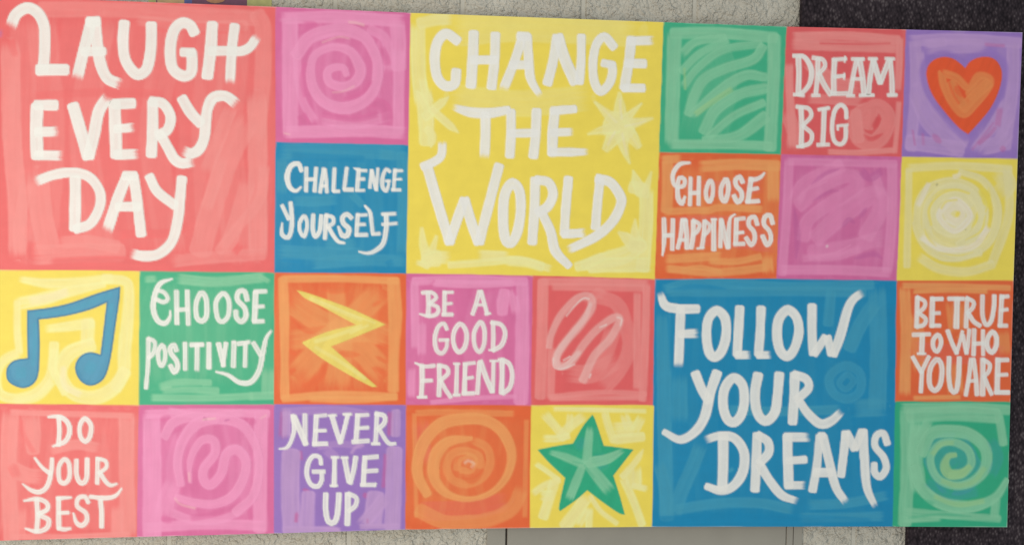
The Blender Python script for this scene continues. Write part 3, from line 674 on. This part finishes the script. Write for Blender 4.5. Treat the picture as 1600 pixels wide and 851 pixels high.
# ---- music notes
q = Square(cells(0,2,1,3), 'yellow', 'yellow square with a blue pair of music notes')
q.wash(13, 'yellow_l', .82, '36-64-60-60:a 125,65 300,90 500,82 680,62', '60-60-70-80-80-70:b 650,62 770,75 798,130 790,300 770,500 765,640 720,730', '80-80-60-40:a 110,215 260,185 430,140 640,95', '44:z 108,210 108,380 120,525', '60:a 120,515 30,560 -20,640 -10,760 80,800 200,775 290,700 325,600 335,470', '44-60-70:a 285,370 420,355 560,335', '85:z 545,340 540,480', '85-90-80-85-90-80 560,470 430,520 375,640 440,760 580,795 700,740 770,640', '50:a 340,490 330,620 400,760', '50:az 330,690 230,790 80,820', soft=3.5)
q.wash(13, 'cream', .35, '40:az 390,600 400,720 500,780', '50:az 180,200 300,180 420,140')
full = q.shape('music_note', 13, 'note', '168,256 300,240 430,212 600,152 745,108 740,180 715,350 690,520 668,620 640,680 590,715 540,718 490,682 465,620 475,570 510,530 560,514 622,528 640,380 660,208 560,250 430,285 300,306 240,312 247,450 243,590 232,670 200,715 150,735 95,724 50,692 38,645 50,600 90,565 172,550 168,400', 'blue pair of beamed music notes', rim='note_d')

oc = q.clip; q.clip = full
q.wash(13, 'blue_l', .5, '28:az 215,280 400,262 600,195 700,160', '26:az 215,330 215,450 205,600', '26:az 690,210 675,360 655,520', '70:az 110,640 150,640', '70:az 540,600 580,620', soft=5)
q.wash(13, 'note_d', .35, '14:az 240,300 245,450 235,640', '14:az 60,620 70,680 120,715', '14:az 480,620 510,680 560,705', soft=4)
q.clip = oc

# ---- CHOOSE POSITIVITY
q = Square(cells(1,2,2,3), 'green_m', 'green square lettered CHOOSE POSITIVITY')
q.fill(14, 'green_l', .22, 50, 100, 820, 700, 130)
q.wash(14, 'green_l', .8, '40:az 45,65 115,60', '62:az 250,62 480,80 780,52', '30:z 760,50 815,80', '44-50-40:a 135,730 240,705 445,702', '44:a 150,750 300,742 490,752', '44:a 85,795 400,798 700,785', '85:az 815,620 810,780', '50:a 690,785 840,780')
q.wash(14, 'green', .7, '8:az 210,728 300,722 400,722')
q.letter(14, '10-30-36-38-34-30-12 215,60 140,92 105,170 98,250 125,318 170,335 200,300 204,260', '26 112,185 160,205 188,185 165,145 125,132')
q.letter(14, '30 240,140 244,335', '30 308,138 313,340', '26 244,252 312,248')
q.letter(14, '32:c 390,150 362,215 367,300 400,322 427,290 428,210 415,162')
q.letter(14, '30:c 525,152 487,205 495,300 525,325 560,290 567,215 552,168')
q.letter(14, '32 678,190 662,138 625,142 618,190 662,240 670,295 642,326 612,300 608,262')
q.letter(14, '36 731,145 727,230 723,318', '28 728,140 792,138', '24 728,234 778,232', '28 718,325 776,323')
q.letter(14, '30-28-28-26 68,432 66,560 60,650 52,735', '26 68,430 106,452 100,515 70,548')
q.letter(14, '26:c 152,470 127,515 135,582 152,598 170,560 170,500')
q.letter(14, '30 240,502 228,470 205,482 207,520 243,570 246,615 226,636 205,598')
q.letter(14, '30 294,460 295,618')
q.letter(14, '30:z 369,470 365,632', '30 332,469 402,466')
q.letter(14, '33 442,462 442,608')
q.letter(14, '34-30 502,465 532,595', '30-26 547,460 530,595')
q.letter(14, '32 597,455 592,600', '20 590,452 602,452')
q.letter(14, '28 668,465 665,600', '30-24:z 625,462 700,450')
q.letter(14, '30 718,458 762,530', '14-28-30-32-32-30-24-12:a 830,378 795,430 775,520 750,630 700,698 630,700 560,655 485,635')

# ---- lightning bolt
q = Square(cells(2,2,3,3), 'orange', 'orange square with a yellow lightning bolt')
q.fill(15, 'orange_l', .35, 100, 90, 740, 760, 150)
q.wash(15, 'orange_l', .55, '150:z 400,380 250,300 130,210', '120:z 400,380 260,420 120,440', '150:z 400,400 280,520 170,640', '150:z 420,420 420,580 400,720', '150:z 440,410 580,520 680,640', '140:z 440,390 600,380 720,420', '150:z 430,370 560,250 660,150', '110:z 410,360 400,220 390,110', soft=5)
q.wash(15, 'orange', .55, '40:AZ 110,290 220,380 330,350', '46:az 330,580 300,660 200,740', '30:AZ 640,470 740,480', '26:AZ 640,540 700,570 740,580', '36:AZ 620,610 700,640', '50:az 300,100 380,130 470,120', '40:AZ 400,520 540,530', '30:AZ 480,770 600,760', '26:AZ 100,500 150,530', '26:AZ 100,630 150,625', '24:AZ 620,230 670,200')
q.wash(15, 'orange_l', .85, '60-62-50-56:b 68,70 75,250 78,500 80,790', '44:a 60,62 400,60 770,75', '80-85-66-66 752,80 762,300 755,500 750,740', '46:b 75,800 400,775 760,790', '40:a 230,800 500,810 760,790')
q.shape('lightning_bolt', 15, 'bolt', '153,132 200,142 330,186 500,250 702,343 570,398 440,450 365,478 480,580 648,724 618,728 400,610 290,540 188,460 192,450 350,385 518,345 430,298 300,228 200,178', 'yellow lightning bolt')
q.wash(15, 'yellow_l', .35, '26:az 230,180 400,250 560,320', '24:az 560,350 400,410 260,450', '22:az 260,480 420,570 580,680', '8:az 300,200 450,265 640,335', '16:az 600,345 480,400')

# ---- BE A GOOD FRIEND
q = Square(cells(3,2,4,3), 'pink', 'pink square lettered BE A GOOD FRIEND')
q.fill(16, 'pink_l', .22, 60, 100, 750, 780, 130)
q.wash(16, 'pink_l', .78, '56:b 75,58 400,48 770,60', '46:az 190,68 450,78 700,68', '80-90-90:a 755,60 755,400 745,810', '50:az 72,60 75,300 75,480', '52:az 120,320 118,520', '44:az 55,610 52,790', '30:az 170,825 400,800 720,785', '70-80-66 640,130 630,200 628,250', '60:az 690,110 715,260')
q.wash(16, 'pink', .7, '10:az 200,50 150,110', '20:AZ 700,90 715,150')
q.letter(16, '30 158,130 160,210 158,268', '24 122,130 180,128 210,160 168,198', '26-26-28-26-12 165,200 218,222 215,262 165,278 104,264')
q.letter(16, '28 262,125 260,262', '20 258,130 313,127', '20 262,202 306,198', '26 252,268 310,268')
q.letter(16, '26 482,122 462,200 440,265', '27 492,122 515,200 532,262', '18 462,206 515,206', '16 520,266 552,260')
q.letter(16, '24-26-28-28-26-24 276,360 258,325 222,345 200,420 213,495 248,512 275,475 278,428', '20 230,430 285,427')
q.letter(16, '30:c 357,328 322,380 320,455 350,505 388,478 403,405 388,350')
q.letter(16, '28:c 485,318 450,380 453,465 483,505 510,462 516,385 505,335')
q.letter(16, '28 568,322 571,410 568,488', '28 562,318 620,332 645,385 624,458 570,494', '14 545,492 575,494')
q.letter(16, '32 120,592 120,690 115,785', '12-26-26 76,574 135,594 196,590', '24 118,686 180,684', '20 95,790 146,789')
q.letter(16, '30 228,587 229,690 226,778', '28 230,590 275,602 284,640 236,684', '28 240,690 268,742 300,788')
q.letter(16, '27 341,582 336,775', '14 320,578 358,578', '18 320,777 358,776')
q.letter(16, '30 394,582 390,680 388,762', '22 385,580 452,572', '22 390,672 440,665', '26 380,767 446,765')
q.letter(16, '30 482,572 476,670 470,765', '32 490,565 525,665 562,752', '26 572,568 568,755', '16 552,560 602,560')
q.letter(16, '32 626,562 626,670 622,762', '30 625,553 672,580 690,650 675,728 632,765', '16 605,552 640,550')

# ---- coral scribble
q = Square(cells(4,2,5,3), 'coral', 'coral square with pale looping scribble')
q.wash(17, 'red', .3, '760:b 400,200 400,700')
q.wash(17, 'coral_l', .8, '70:b 95,65 88,400 78,780', '50:az 150,480 142,800', '46:az 85,60 400,60 760,72', '46:az 150,92 400,95 740,100', '50:a 750,80 742,400 725,800', '46:az 692,130 688,740', '34:a 130,790 450,760 740,770', '30:az 140,800 400,795 740,795')
q.wash(17, 'coral_l', .55, '90:az 430,150 560,200 620,330 640,480 580,620 480,730', '120:az 260,640 400,640 560,560', '100:az 540,360 500,480 440,620', '60:az 380,200 440,130 480,150')
q.motif('scribble', 17, 'blush', .55, '40-50-56-50-50-50-56 135,470 150,390 210,270 310,170 385,155 405,215 340,320 240,440 180,540 200,592 270,570 360,450 440,360 540,290 580,305 520,420 420,530 350,680', label='pale pink looping scribble')
q.wash(17, 'white', .3, '30-40-30:az 400,190 360,290 270,400 190,510 190,590 240,590 330,500')
q.wash(17, 'white', .8, '5:az 390,170 350,165 300,210 240,280', '5:az 220,560 270,530', '5:az 160,540 165,600 215,612 300,580', '6:az 400,640 387,672', '5:az 560,285 592,295 585,340', '5:az 450,350 500,330')

# ---- FOLLOW YOUR DREAMS
q = Square(cells(5,2,7,4), 'blue', 'large blue square lettered FOLLOW YOUR DREAMS')
q.fill(18, 'blue_l', .14, 80, 100, 1500, 1540, 180)
q.wash(18, 'blue_l', .68, '60:a 90,90 250,50 500,50 900,70 1400,60', '60:a 110,100 500,105 900,100 1350,110', '90:a 90,250 90,600 95,1000 110,1520', '100:az 190,640 190,920', '110:az 1440,90 1450,500 1440,850', '66:a 1150,90 1130,300', '90:a 1420,180 1330,320 1270,450', '110:az 1300,840 1480,830')
q.wash(19, 'blue_l', .7, '90:az 320,290 270,420 200,580 150,730', '80:az 60,400 100,560 100,740', '66:az 160,690 450,650 700,650 900,690', '60:az 1010,660 1250,650 1500,600', '60:az 950,740 1200,740 1480,730', '24:az 500,450 530,430', '60:az 500,60 800,70 1200,60')
q.wash(18, 'blue', .6, '30:AZ 130,90 300,70 480,85', '40:az 130,260 150,600', '60:az 60,1550 600,1530 1400,1560')
q.wash(19, 'blue', .5, '36:az 160,750 500,720 900,770')
q.motif('swirl', 18, 'blue_l', .6, '60:c 1240,570 1330,620 1330,730 1250,780 1160,740 1140,640', '40:c 1250,625 1290,670 1240,720 1200,680', label='faint blue swirl right of the word YOUR')
q.letter(18, '44-60-60-56:a 70,120 100,190 180,210 300,212', '58-58-56:z 197,215 190,400 183,570', '54:z 200,370 302,366')
q.letter(18, '60:c 425,222 372,275 360,380 375,480 410,516 455,480 485,380 478,270')
q.letter(18, '57 570,210 562,360 555,495', '52:z 556,502 632,502')
q.letter(18, '57 706,212 700,360 690,495', '50:z 692,503 758,503')
q.letter(18, '60:c 875,218 820,272 807,370 825,470 870,510 915,465 945,360 930,265')
q.letter(18, '57 1028,198 1028,350 1035,490', '52 1045,492 1110,395', '52 1128,395 1150,492', '54-60-58-54-50:z 1165,498 1210,370 1255,210 1290,150 1340,112')
q.letter(18, '60 292,625 330,720 372,790', '62-62-62-60-54-40 425,620 385,740 350,890 290,985 195,1037 95,990')
q.letter(18, '60:c 530,648 475,715 465,820 490,905 535,928 580,880 600,790 587,690')
q.letter(18, '66-60-60-60-60 685,635 668,730 672,830 700,900 745,918 795,860 812,740 820,630')
q.letter(18, '60 918,630 915,760 905,925', '54 920,628 990,655 1006,712 940,778', '50-58-60-50:z 945,790 1000,870 1080,938 1150,920 1210,865')
q.letter(19, '64 465,222 465,380 460,555', '50-54-60-62-62-56-46:a 360,245 450,222 540,240 598,330 590,450 530,540 450,570 365,545')
q.letter(19, '58 680,222 675,380 666,560', '56 690,222 748,262 753,330 700,390', '58-58-56-44:z 700,412 770,520 840,600 930,635')
q.letter(19, '62 872,232 875,380 880,535', '56:z 865,230 1003,232', '50 880,380 980,374', '50:z 870,537 978,535')
q.letter(19, '52 1075,230 1060,400 1032,565', '54-56-56-46:z 1100,232 1140,400 1180,550 1240,640', '60 1055,456 1140,456', '44 1080,222 1098,222')
q.letter(19, '52 1240,208 1230,320 1212,470', '56 1248,212 1295,300', '50 1340,200 1302,300', '60-56-54-40:z 1350,200 1360,380 1375,550 1425,665')
q.letter(19, '44 1503,270 1480,208 1435,222 1427,290 1480,358 1497,430 1460,482 1425,458 1422,405')

# ---- BE TRUE TO WHO YOU ARE
q = Square(cells(7,2,8,3), 'orange', 'orange square lettered BE TRUE TO WHO YOU ARE')
q.wash(20, 'orange_l', .8, '36:a 60,65 400,68 735,80', '70:az 75,80 85,400 75,750', '26:az 130,775 430,770', '30:az 130,100 400,95 600,100')
q.wash(20, 'orange_l', .5, '130:az 400,180 420,340', '70:az 700,360 710,490', '100:az 380,560 400,740', '80:az 150,250 170,600')
q.wash(20, 'coral', .3, '120:az 150,480 400,500 700,500')
q.letter(20, '28 155,140 150,325', '24 155,138 202,165 197,205 158,236', '24 162,238 208,275 196,312 155,324')
q.letter(20, '34 250,145 247,320', '27 248,150 312,148', '22 250,240 296,238', '26 245,318 297,318')
q.letter(20, '36 406,150 402,325', '27 355,148 446,148')
q.letter(20, '28 470,145 463,325', '26 470,142 512,168 506,205 474,236', '30 480,242 512,292 550,318')
q.letter(20, '28 568,130 568,250 590,312 622,288 640,200 643,130')
q.letter(20, '28 690,130 685,220 680,318', '24 686,138 730,133', '24 688,220 725,215', '24 672,318 721,318')
q.letter(20, '32 187,378 182,490', '26 130,375 232,372', '16 158,496 205,496')
q.letter(20, '28:c 283,377 256,410 257,458 280,482 303,440 302,398')
q.letter(20, '28 348,352 376,430 404,490', '24 440,355 422,430 404,490', '26 445,380 466,490', '24 483,345 476,430 466,492')
q.letter(20, '28 515,345 511,500', '26 572,350 571,500', '24 512,432 570,430')
q.letter(20, '30:c 630,358 600,400 600,458 628,486 653,450 655,390')
q.letter(20, '28 128,518 180,612', '26 228,515 182,612', '27 184,612 178,735')
q.letter(20, '32:c 275,532 237,590 233,690 265,728 300,690 312,605 302,550')
q.letter(20, '30 356,520 354,640 370,725 400,732 415,650 421,522')
q.letter(20, '27 495,532 482,640 462,755', '30 510,530 525,640 532,752', '22 482,668 522,666')
q.letter(20, '34 570,532 568,752', '26 572,532 614,562 606,610 575,640', '28 582,648 602,700 625,750')
q.letter(20, '34 665,532 660,740', '28 662,536 727,535', '24 665,630 723,626', '30 652,740 732,740')

# ---- DO YOUR BEST
q = Square(cells(0,3,1,4), 'coral', 'coral square lettered DO YOUR BEST')
q.fill(21, 'coral_l', .4, 40, 90, 780, 780, 130)
q.wash(21, 'coral_l', .85, '95:a 65,70 50,350 65,800', '100-100-80:a 180,85 190,200 195,290', '90:az 745,90 745,400 755,790', '70:az 690,630 690,790', '90:az 60,400 160,440 240,450', '90:az 110,640 105,790', '34:az 60,70 400,80 780,90', '34:az 60,800 400,800 770,785', '60:az 300,290 450,260 580,280')
q.wash(21, 'coral', .5, '30:az 130,110 140,200 200,310', '30:AZ 120,760 400,770 640,770', '60:az 70,380 100,450')
q.letter(21, '27 346,100 350,180 344,262', '14-26-28-28-26-12 284,98 350,96 397,128 410,182 383,240 312,270')
q.letter(21, '28:c 500,107 471,145 473,212 502,242 530,212 535,145')
q.letter(21, '14-28 205,338 250,395 296,430', '26-28-28-28-24-10 306,345 300,430 275,508 230,538 180,525 134,490')
q.letter(21, '27:c 378,346 347,390 350,468 380,486 408,452 406,372')
q.letter(21, '28 450,352 452,440 476,484 507,462 514,345')
q.letter(21, '27 574,342 573,410 572,484', '24 572,342 620,356 624,395 582,425', '26-26-24-12 592,430 622,476 650,498 688,490')
q.letter(21, '30 216,585 221,680 216,762', '14-26-28-26 142,590 220,578 275,602 278,640 228,666', '26-28-28-26-10 232,675 286,702 274,750 215,770 150,752')
q.letter(21, '30 345,578 345,665 346,748', '26-22-12 340,576 380,572 420,570', '22 348,660 402,658', '26-24-16 345,752 380,757 414,752')
q.letter(21, '26-28-28-28-28-12 520,598 500,564 460,575 455,622 505,660 512,705 483,735 450,718 432,662')
q.letter(21, '28 592,590 598,670 598,742', '24-30-26-12 532,565 620,574 680,560 716,518')

# ---- pink square, bottom left
q = Square(cells(1,3,2,4), 'pink', 'pink square with curled spiral at the bottom left')
q.fill(22, 'pink_l', .3, 80, 100, 760, 760, 130)
q.wash(22, 'pink_l', .8, '100-110-110:a 100,85 105,400 105,780', '50:a 60,82 400,72 780,78', '80:a 745,80 740,450 738,750', '60:az 60,750 400,728 770,735', '40:az 200,60 400,90 640,70')
q.wash(22, 'pink_l', .65, '100:az 230,480 190,580 170,680', '50:az 640,640 500,700 340,700 220,660')
q.wash(22, 'pink', .6, '40:AZ 160,110 210,100', '40:AZ 160,690 220,710', '40:az 330,690 450,670 620,620', '40:AZ 690,140 700,110', '30:az 190,220 220,190 280,160', '30:az 680,630 690,700', '120:az 320,420 330,540')
q.motif('spiral', 22, 'pink_l', .85, '56-60-60-60-56 180,210 230,130 340,95 480,105', '50-56-70-66-60-50-54-60 272,490 255,360 290,230 380,130 520,110 640,150 715,270 735,400 700,560 600,655', '20-40-50-56-56-56-56-60-60-56-60-56-50-40 328,480 330,350 390,240 465,235 475,310 410,400 410,470 450,495 510,430 540,320 600,290 655,350 645,450 580,560 470,610 350,600 250,570', label='pale pink curled spiral')
q.wash(22, 'magenta', .8, '16:Z 410,105 428,115', '8:AZ 530,118 560,112')
q.wash(22, 'blush', .5, '10:az 235,570 270,610 360,635', '10:az 325,480 320,420', '10:az 400,112 480,105', '8:az 780,85 740,110')

# ---- NEVER GIVE UP
q = Square(cells(2,3,3,4), 'purple', 'purple square lettered NEVER GIVE UP')
q.wash(23, 'magenta', .6, '50:az 75,60 65,230', '40:az 735,70 730,220', '26:az 705,330 690,540', '34 578,585', '22:az 175,310 180,370', '20:AZ 190,550 230,560')
q.wash(23, 'purple_l', .4, '50:az 60,70 400,60 600,90', '40:az 280,290 400,270 560,280', '60:az 330,300 400,360')
q.wash(23, 'purple_l', .88, '110:b 118,340 112,500 120,790', '90:b 225,590 215,780', '34:az 80,795 350,795 420,805', '100:b 757,320 752,550 745,770', '110:b 640,600 625,740', '80:az 700,600 560,770', '30:az 540,780 780,775', '52:az 92,60 88,230', '56:b 768,75 765,205')
q.wash(23, 'magenta', .7, '22:A 155,690 150,745', '6:az 590,730 590,760')
q.wash(23, 'purple_l', .7, '18:az 490,330 520,290 570,275')
q.letter(23, '30-30-26-24-10 130,95 138,180 120,250 92,292 44,300', '36 140,105 175,190 208,268', '30 205,90 205,268')
q.letter(23, '32 275,97 270,180 265,268', '22 268,97 334,92', '24 268,188 330,185', '28 258,270 338,267')
q.letter(23, '36-32 372,98 395,175 422,258', '28 468,92 450,170 426,258', '16 350,94 395,92', '18 445,86 488,85')
q.letter(23, '32 530,92 526,170 520,250', '24 525,92 594,88', '22 525,173 594,168', '28 502,256 594,250')
q.letter(23, '28 650,88 646,170 641,262', '30 645,82 695,96 695,140 655,178', '26-26-26-20 665,180 702,242 728,268 762,266', '20 620,267 664,267')
q.letter(23, '26-28-32-30-30-26 303,392 295,352 255,345 224,390 216,460 242,520 285,530 308,492 308,448', '24 255,440 322,440')
q.letter(23, '30 388,356 385,525', '16 368,352 410,352', '18 364,528 402,527')
q.letter(23, '34-30 450,362 476,500', '30 518,352 506,430 486,510', '16 430,352 468,352')
q.letter(23, '32 575,352 570,430 566,515', '28 572,354 652,348', '26 572,438 648,433', '26 555,522 638,522', '10 632,530 645,512')
q.letter(23, '34 333,580 333,680 350,748 385,752 405,700 414,580')
q.letter(23, '38 470,580 470,670 466,762', '28 475,576 522,602 516,650 478,682')

# ---- orange spiral
q = Square(cells(3,3,4,4), 'orange', 'orange square with a light orange spiral')
q.fill(24, 'orange_l', .25, 80, 110, 770, 760, 150)
q.wash(24, 'coral', .3, '120:az 120,700 400,690 650,640', '100:az 110,140 130,400')
q.wash(24, 'orange_l', .5, '26:az 70,80 75,400 85,740', '90:a 750,560 690,680 560,750 400,770 250,765 110,700', '30:az 780,120 775,400 770,740', '40:az 80,80 300,75 700,85')
q.motif('spiral', 24, 'orange_l', .9, '60-70-74-80-78-76-74-72-70-60-50-40-30-40-60-76-80-60-30 150,590 95,480 95,370 140,250 240,150 370,118 500,120 600,170 660,250 687,350 660,470 590,560 490,612 380,622 270,585 205,510 192,420 215,330 290,260 430,240', label='light orange spiral')
q.wash(24, 'orange_l', .5, '50-56-50-50-56:a 440,250 530,300 550,400 500,490 400,530 310,500 275,420 310,340 390,320 470,350 490,410', '44-40 340,430 350,380 400,350 450,370 430,440 370,440')
q.wash(24, 'cream', .35, '18:az 385,400 410,380 450,400 430,430')
q.wash(24, 'orange', .6, '34:AZ 370,485 440,510 510,440', '12:AZ 400,420 430,430 450,410', '12:AZ 330,400 350,360 400,342')

# ---- star
q = Square(cells(4,3,5,4), 'yellow', 'yellow square with a green star')
q.wash(25, 'yellow_l', .8, '56:a 125,85 190,160 250,230', '60:a 370,100 280,170 230,230', '44:az 290,85 280,180', '46:a 120,240 200,240 270,225', '28:az 180,55 450,60 770,68', '50:a 505,70 525,150 560,250', '60:az 630,90 660,180', '100:az 560,190 700,180', '60:a 560,250 740,230', '60:az 740,110 690,200')
q.wash(25, 'yellow_l', .85, '40:A 750,310 700,390 620,480', '50:a 620,490 680,620 740,780', '100:az 690,430 690,550', '40:a 770,560 690,540', '34:a 70,400 130,440 210,500', '44:a 50,590 120,540 210,505', '66:a 190,510 160,600 120,730', '70:az 170,600 110,600', '80:a 390,610 330,700 260,790', '34:a 410,600 480,700 580,775', '46:a 410,680 405,790', '44:az 340,790 400,690')
full = q.shape('star', 25, 'green', '428,90 440,110 455,150 500,286 600,298 688,310 560,475 600,600 633,722 600,715 500,648 395,568 320,632 222,700 215,680 255,490 150,390 80,312 200,288 305,272 370,160', 'green five pointed star with lighter strokes')
oc = q.clip; q.clip = full
q.wash(25, 'green_m', .6, '50:az 440,170 450,270 460,330', '44:az 200,300 300,330 360,360', '50:az 560,340 500,420 450,420', '40:az 300,500 270,600', soft=5)
q.wash(25, 'note', .2, '60:az 330,300 380,250', '60:az 500,430 470,340')
q.wash(25, 'green_l', .85, '44-58-66:a 412,175 400,290 393,400', '30-52-50:a 160,326 260,360 370,405', '30-60-70:a 618,318 520,370 430,390', '56-72-76:z 395,400 460,480 535,570', '46-56-52:z 365,415 330,500 283,618')
q.wash(25, 'green', .6, '5:az 375,405 400,440 440,490', '5:az 370,400 300,385'); q.clip = oc

# ---- green spiral, bottom right
q = Square(cells(7,3,8,4), 'green', 'green square with light green spiral at the bottom right corner')
q.wash(26, 'note', .35, '300:az 350,330 400,420')
q.wash(26, 'green_l', .82, '60:a 70,48 400,42 695,55', '80:a 100,50 105,400 90,715', '90:b 130,90 400,75 620,90', '90:az 180,140 150,330 170,500', '50:a 640,80 655,160 668,250', '60:az 150,130 140,300 155,540', '56:az 230,120 160,230', '44:a 90,650 300,670 640,695', '40:az 90,700 300,690', '50:z 625,590 615,690')
q.motif('spiral', 26, 'green_l', .95, '36-50-66-76-76-70-70 690,470 620,570 500,620 370,620 260,580 180,500 150,400', '80-76-66-52-44-46-50 190,300 240,200 340,180 470,200 560,280 565,390 500,470 400,500 300,470 250,400 245,320 300,255 380,245 460,290 480,370 430,430 360,440', label='light green spiral')
q.motif('spiral_centre', 26, 'olive', .9, '30-40-60-60-50-30 385,320 345,330 325,380 350,430 420,430 470,390', keep=False)
q.wash(26, 'olive', .6, '30:az 300,470 400,500 500,470 560,390', '26:az 250,320 300,260 380,250', '30:az 260,560 400,610 560,590')
q.wash(26, 'note', .25, '60:az 600,230 640,330 600,440', '50:az 220,480 350,560 520,540')
q.wash(26, 'green', .5, '16:AZ 350,380 370,400 400,370', '14:AZ 110,690 300,670 480,680', '50:az 150,590 260,620')


for s in PENDING: s.build()

# the plywood panel under the paint
ring = [G[(i, 0)] for i in range(8)]+[G[(8, j)] for j in range(4)]+[G[(i, 4)] for i in range(8, 0, -1)]+[G[(0, j)] for j in range(4, 0, -1)]
R = np.array(ring, float)
A = to_board(R[:, 0], R[:, 1], -.0004); ctrb = A.mean(0)
B = A.copy(); B[:, 1] = .019; A2 = A.copy()
n = len(R)
me_v = np.concatenate([A2, B]); fs = [tuple(range(n))[::-1], tuple(range(n, 2*n))]+[(i, (i+1) % n, n+(i+1) % n, n+i) for i in range(n)]
new_obj('panel', me_v, fs, BOARDM, board)
for px, py in ((60, 60), (1500, 120)):
    p = plane_pts([px], [py], 0)[0]
    v, f = bevel_box(p[0]-.04-BO.x, p[0]+.04-BO.x, .0192, YW-.001 if px < 1000 else YT-.001, p[2]-.02-BO.z, p[2]+.02-BO.z, .001)
    new_obj('mounting_block', v, f, BOARDM, board)
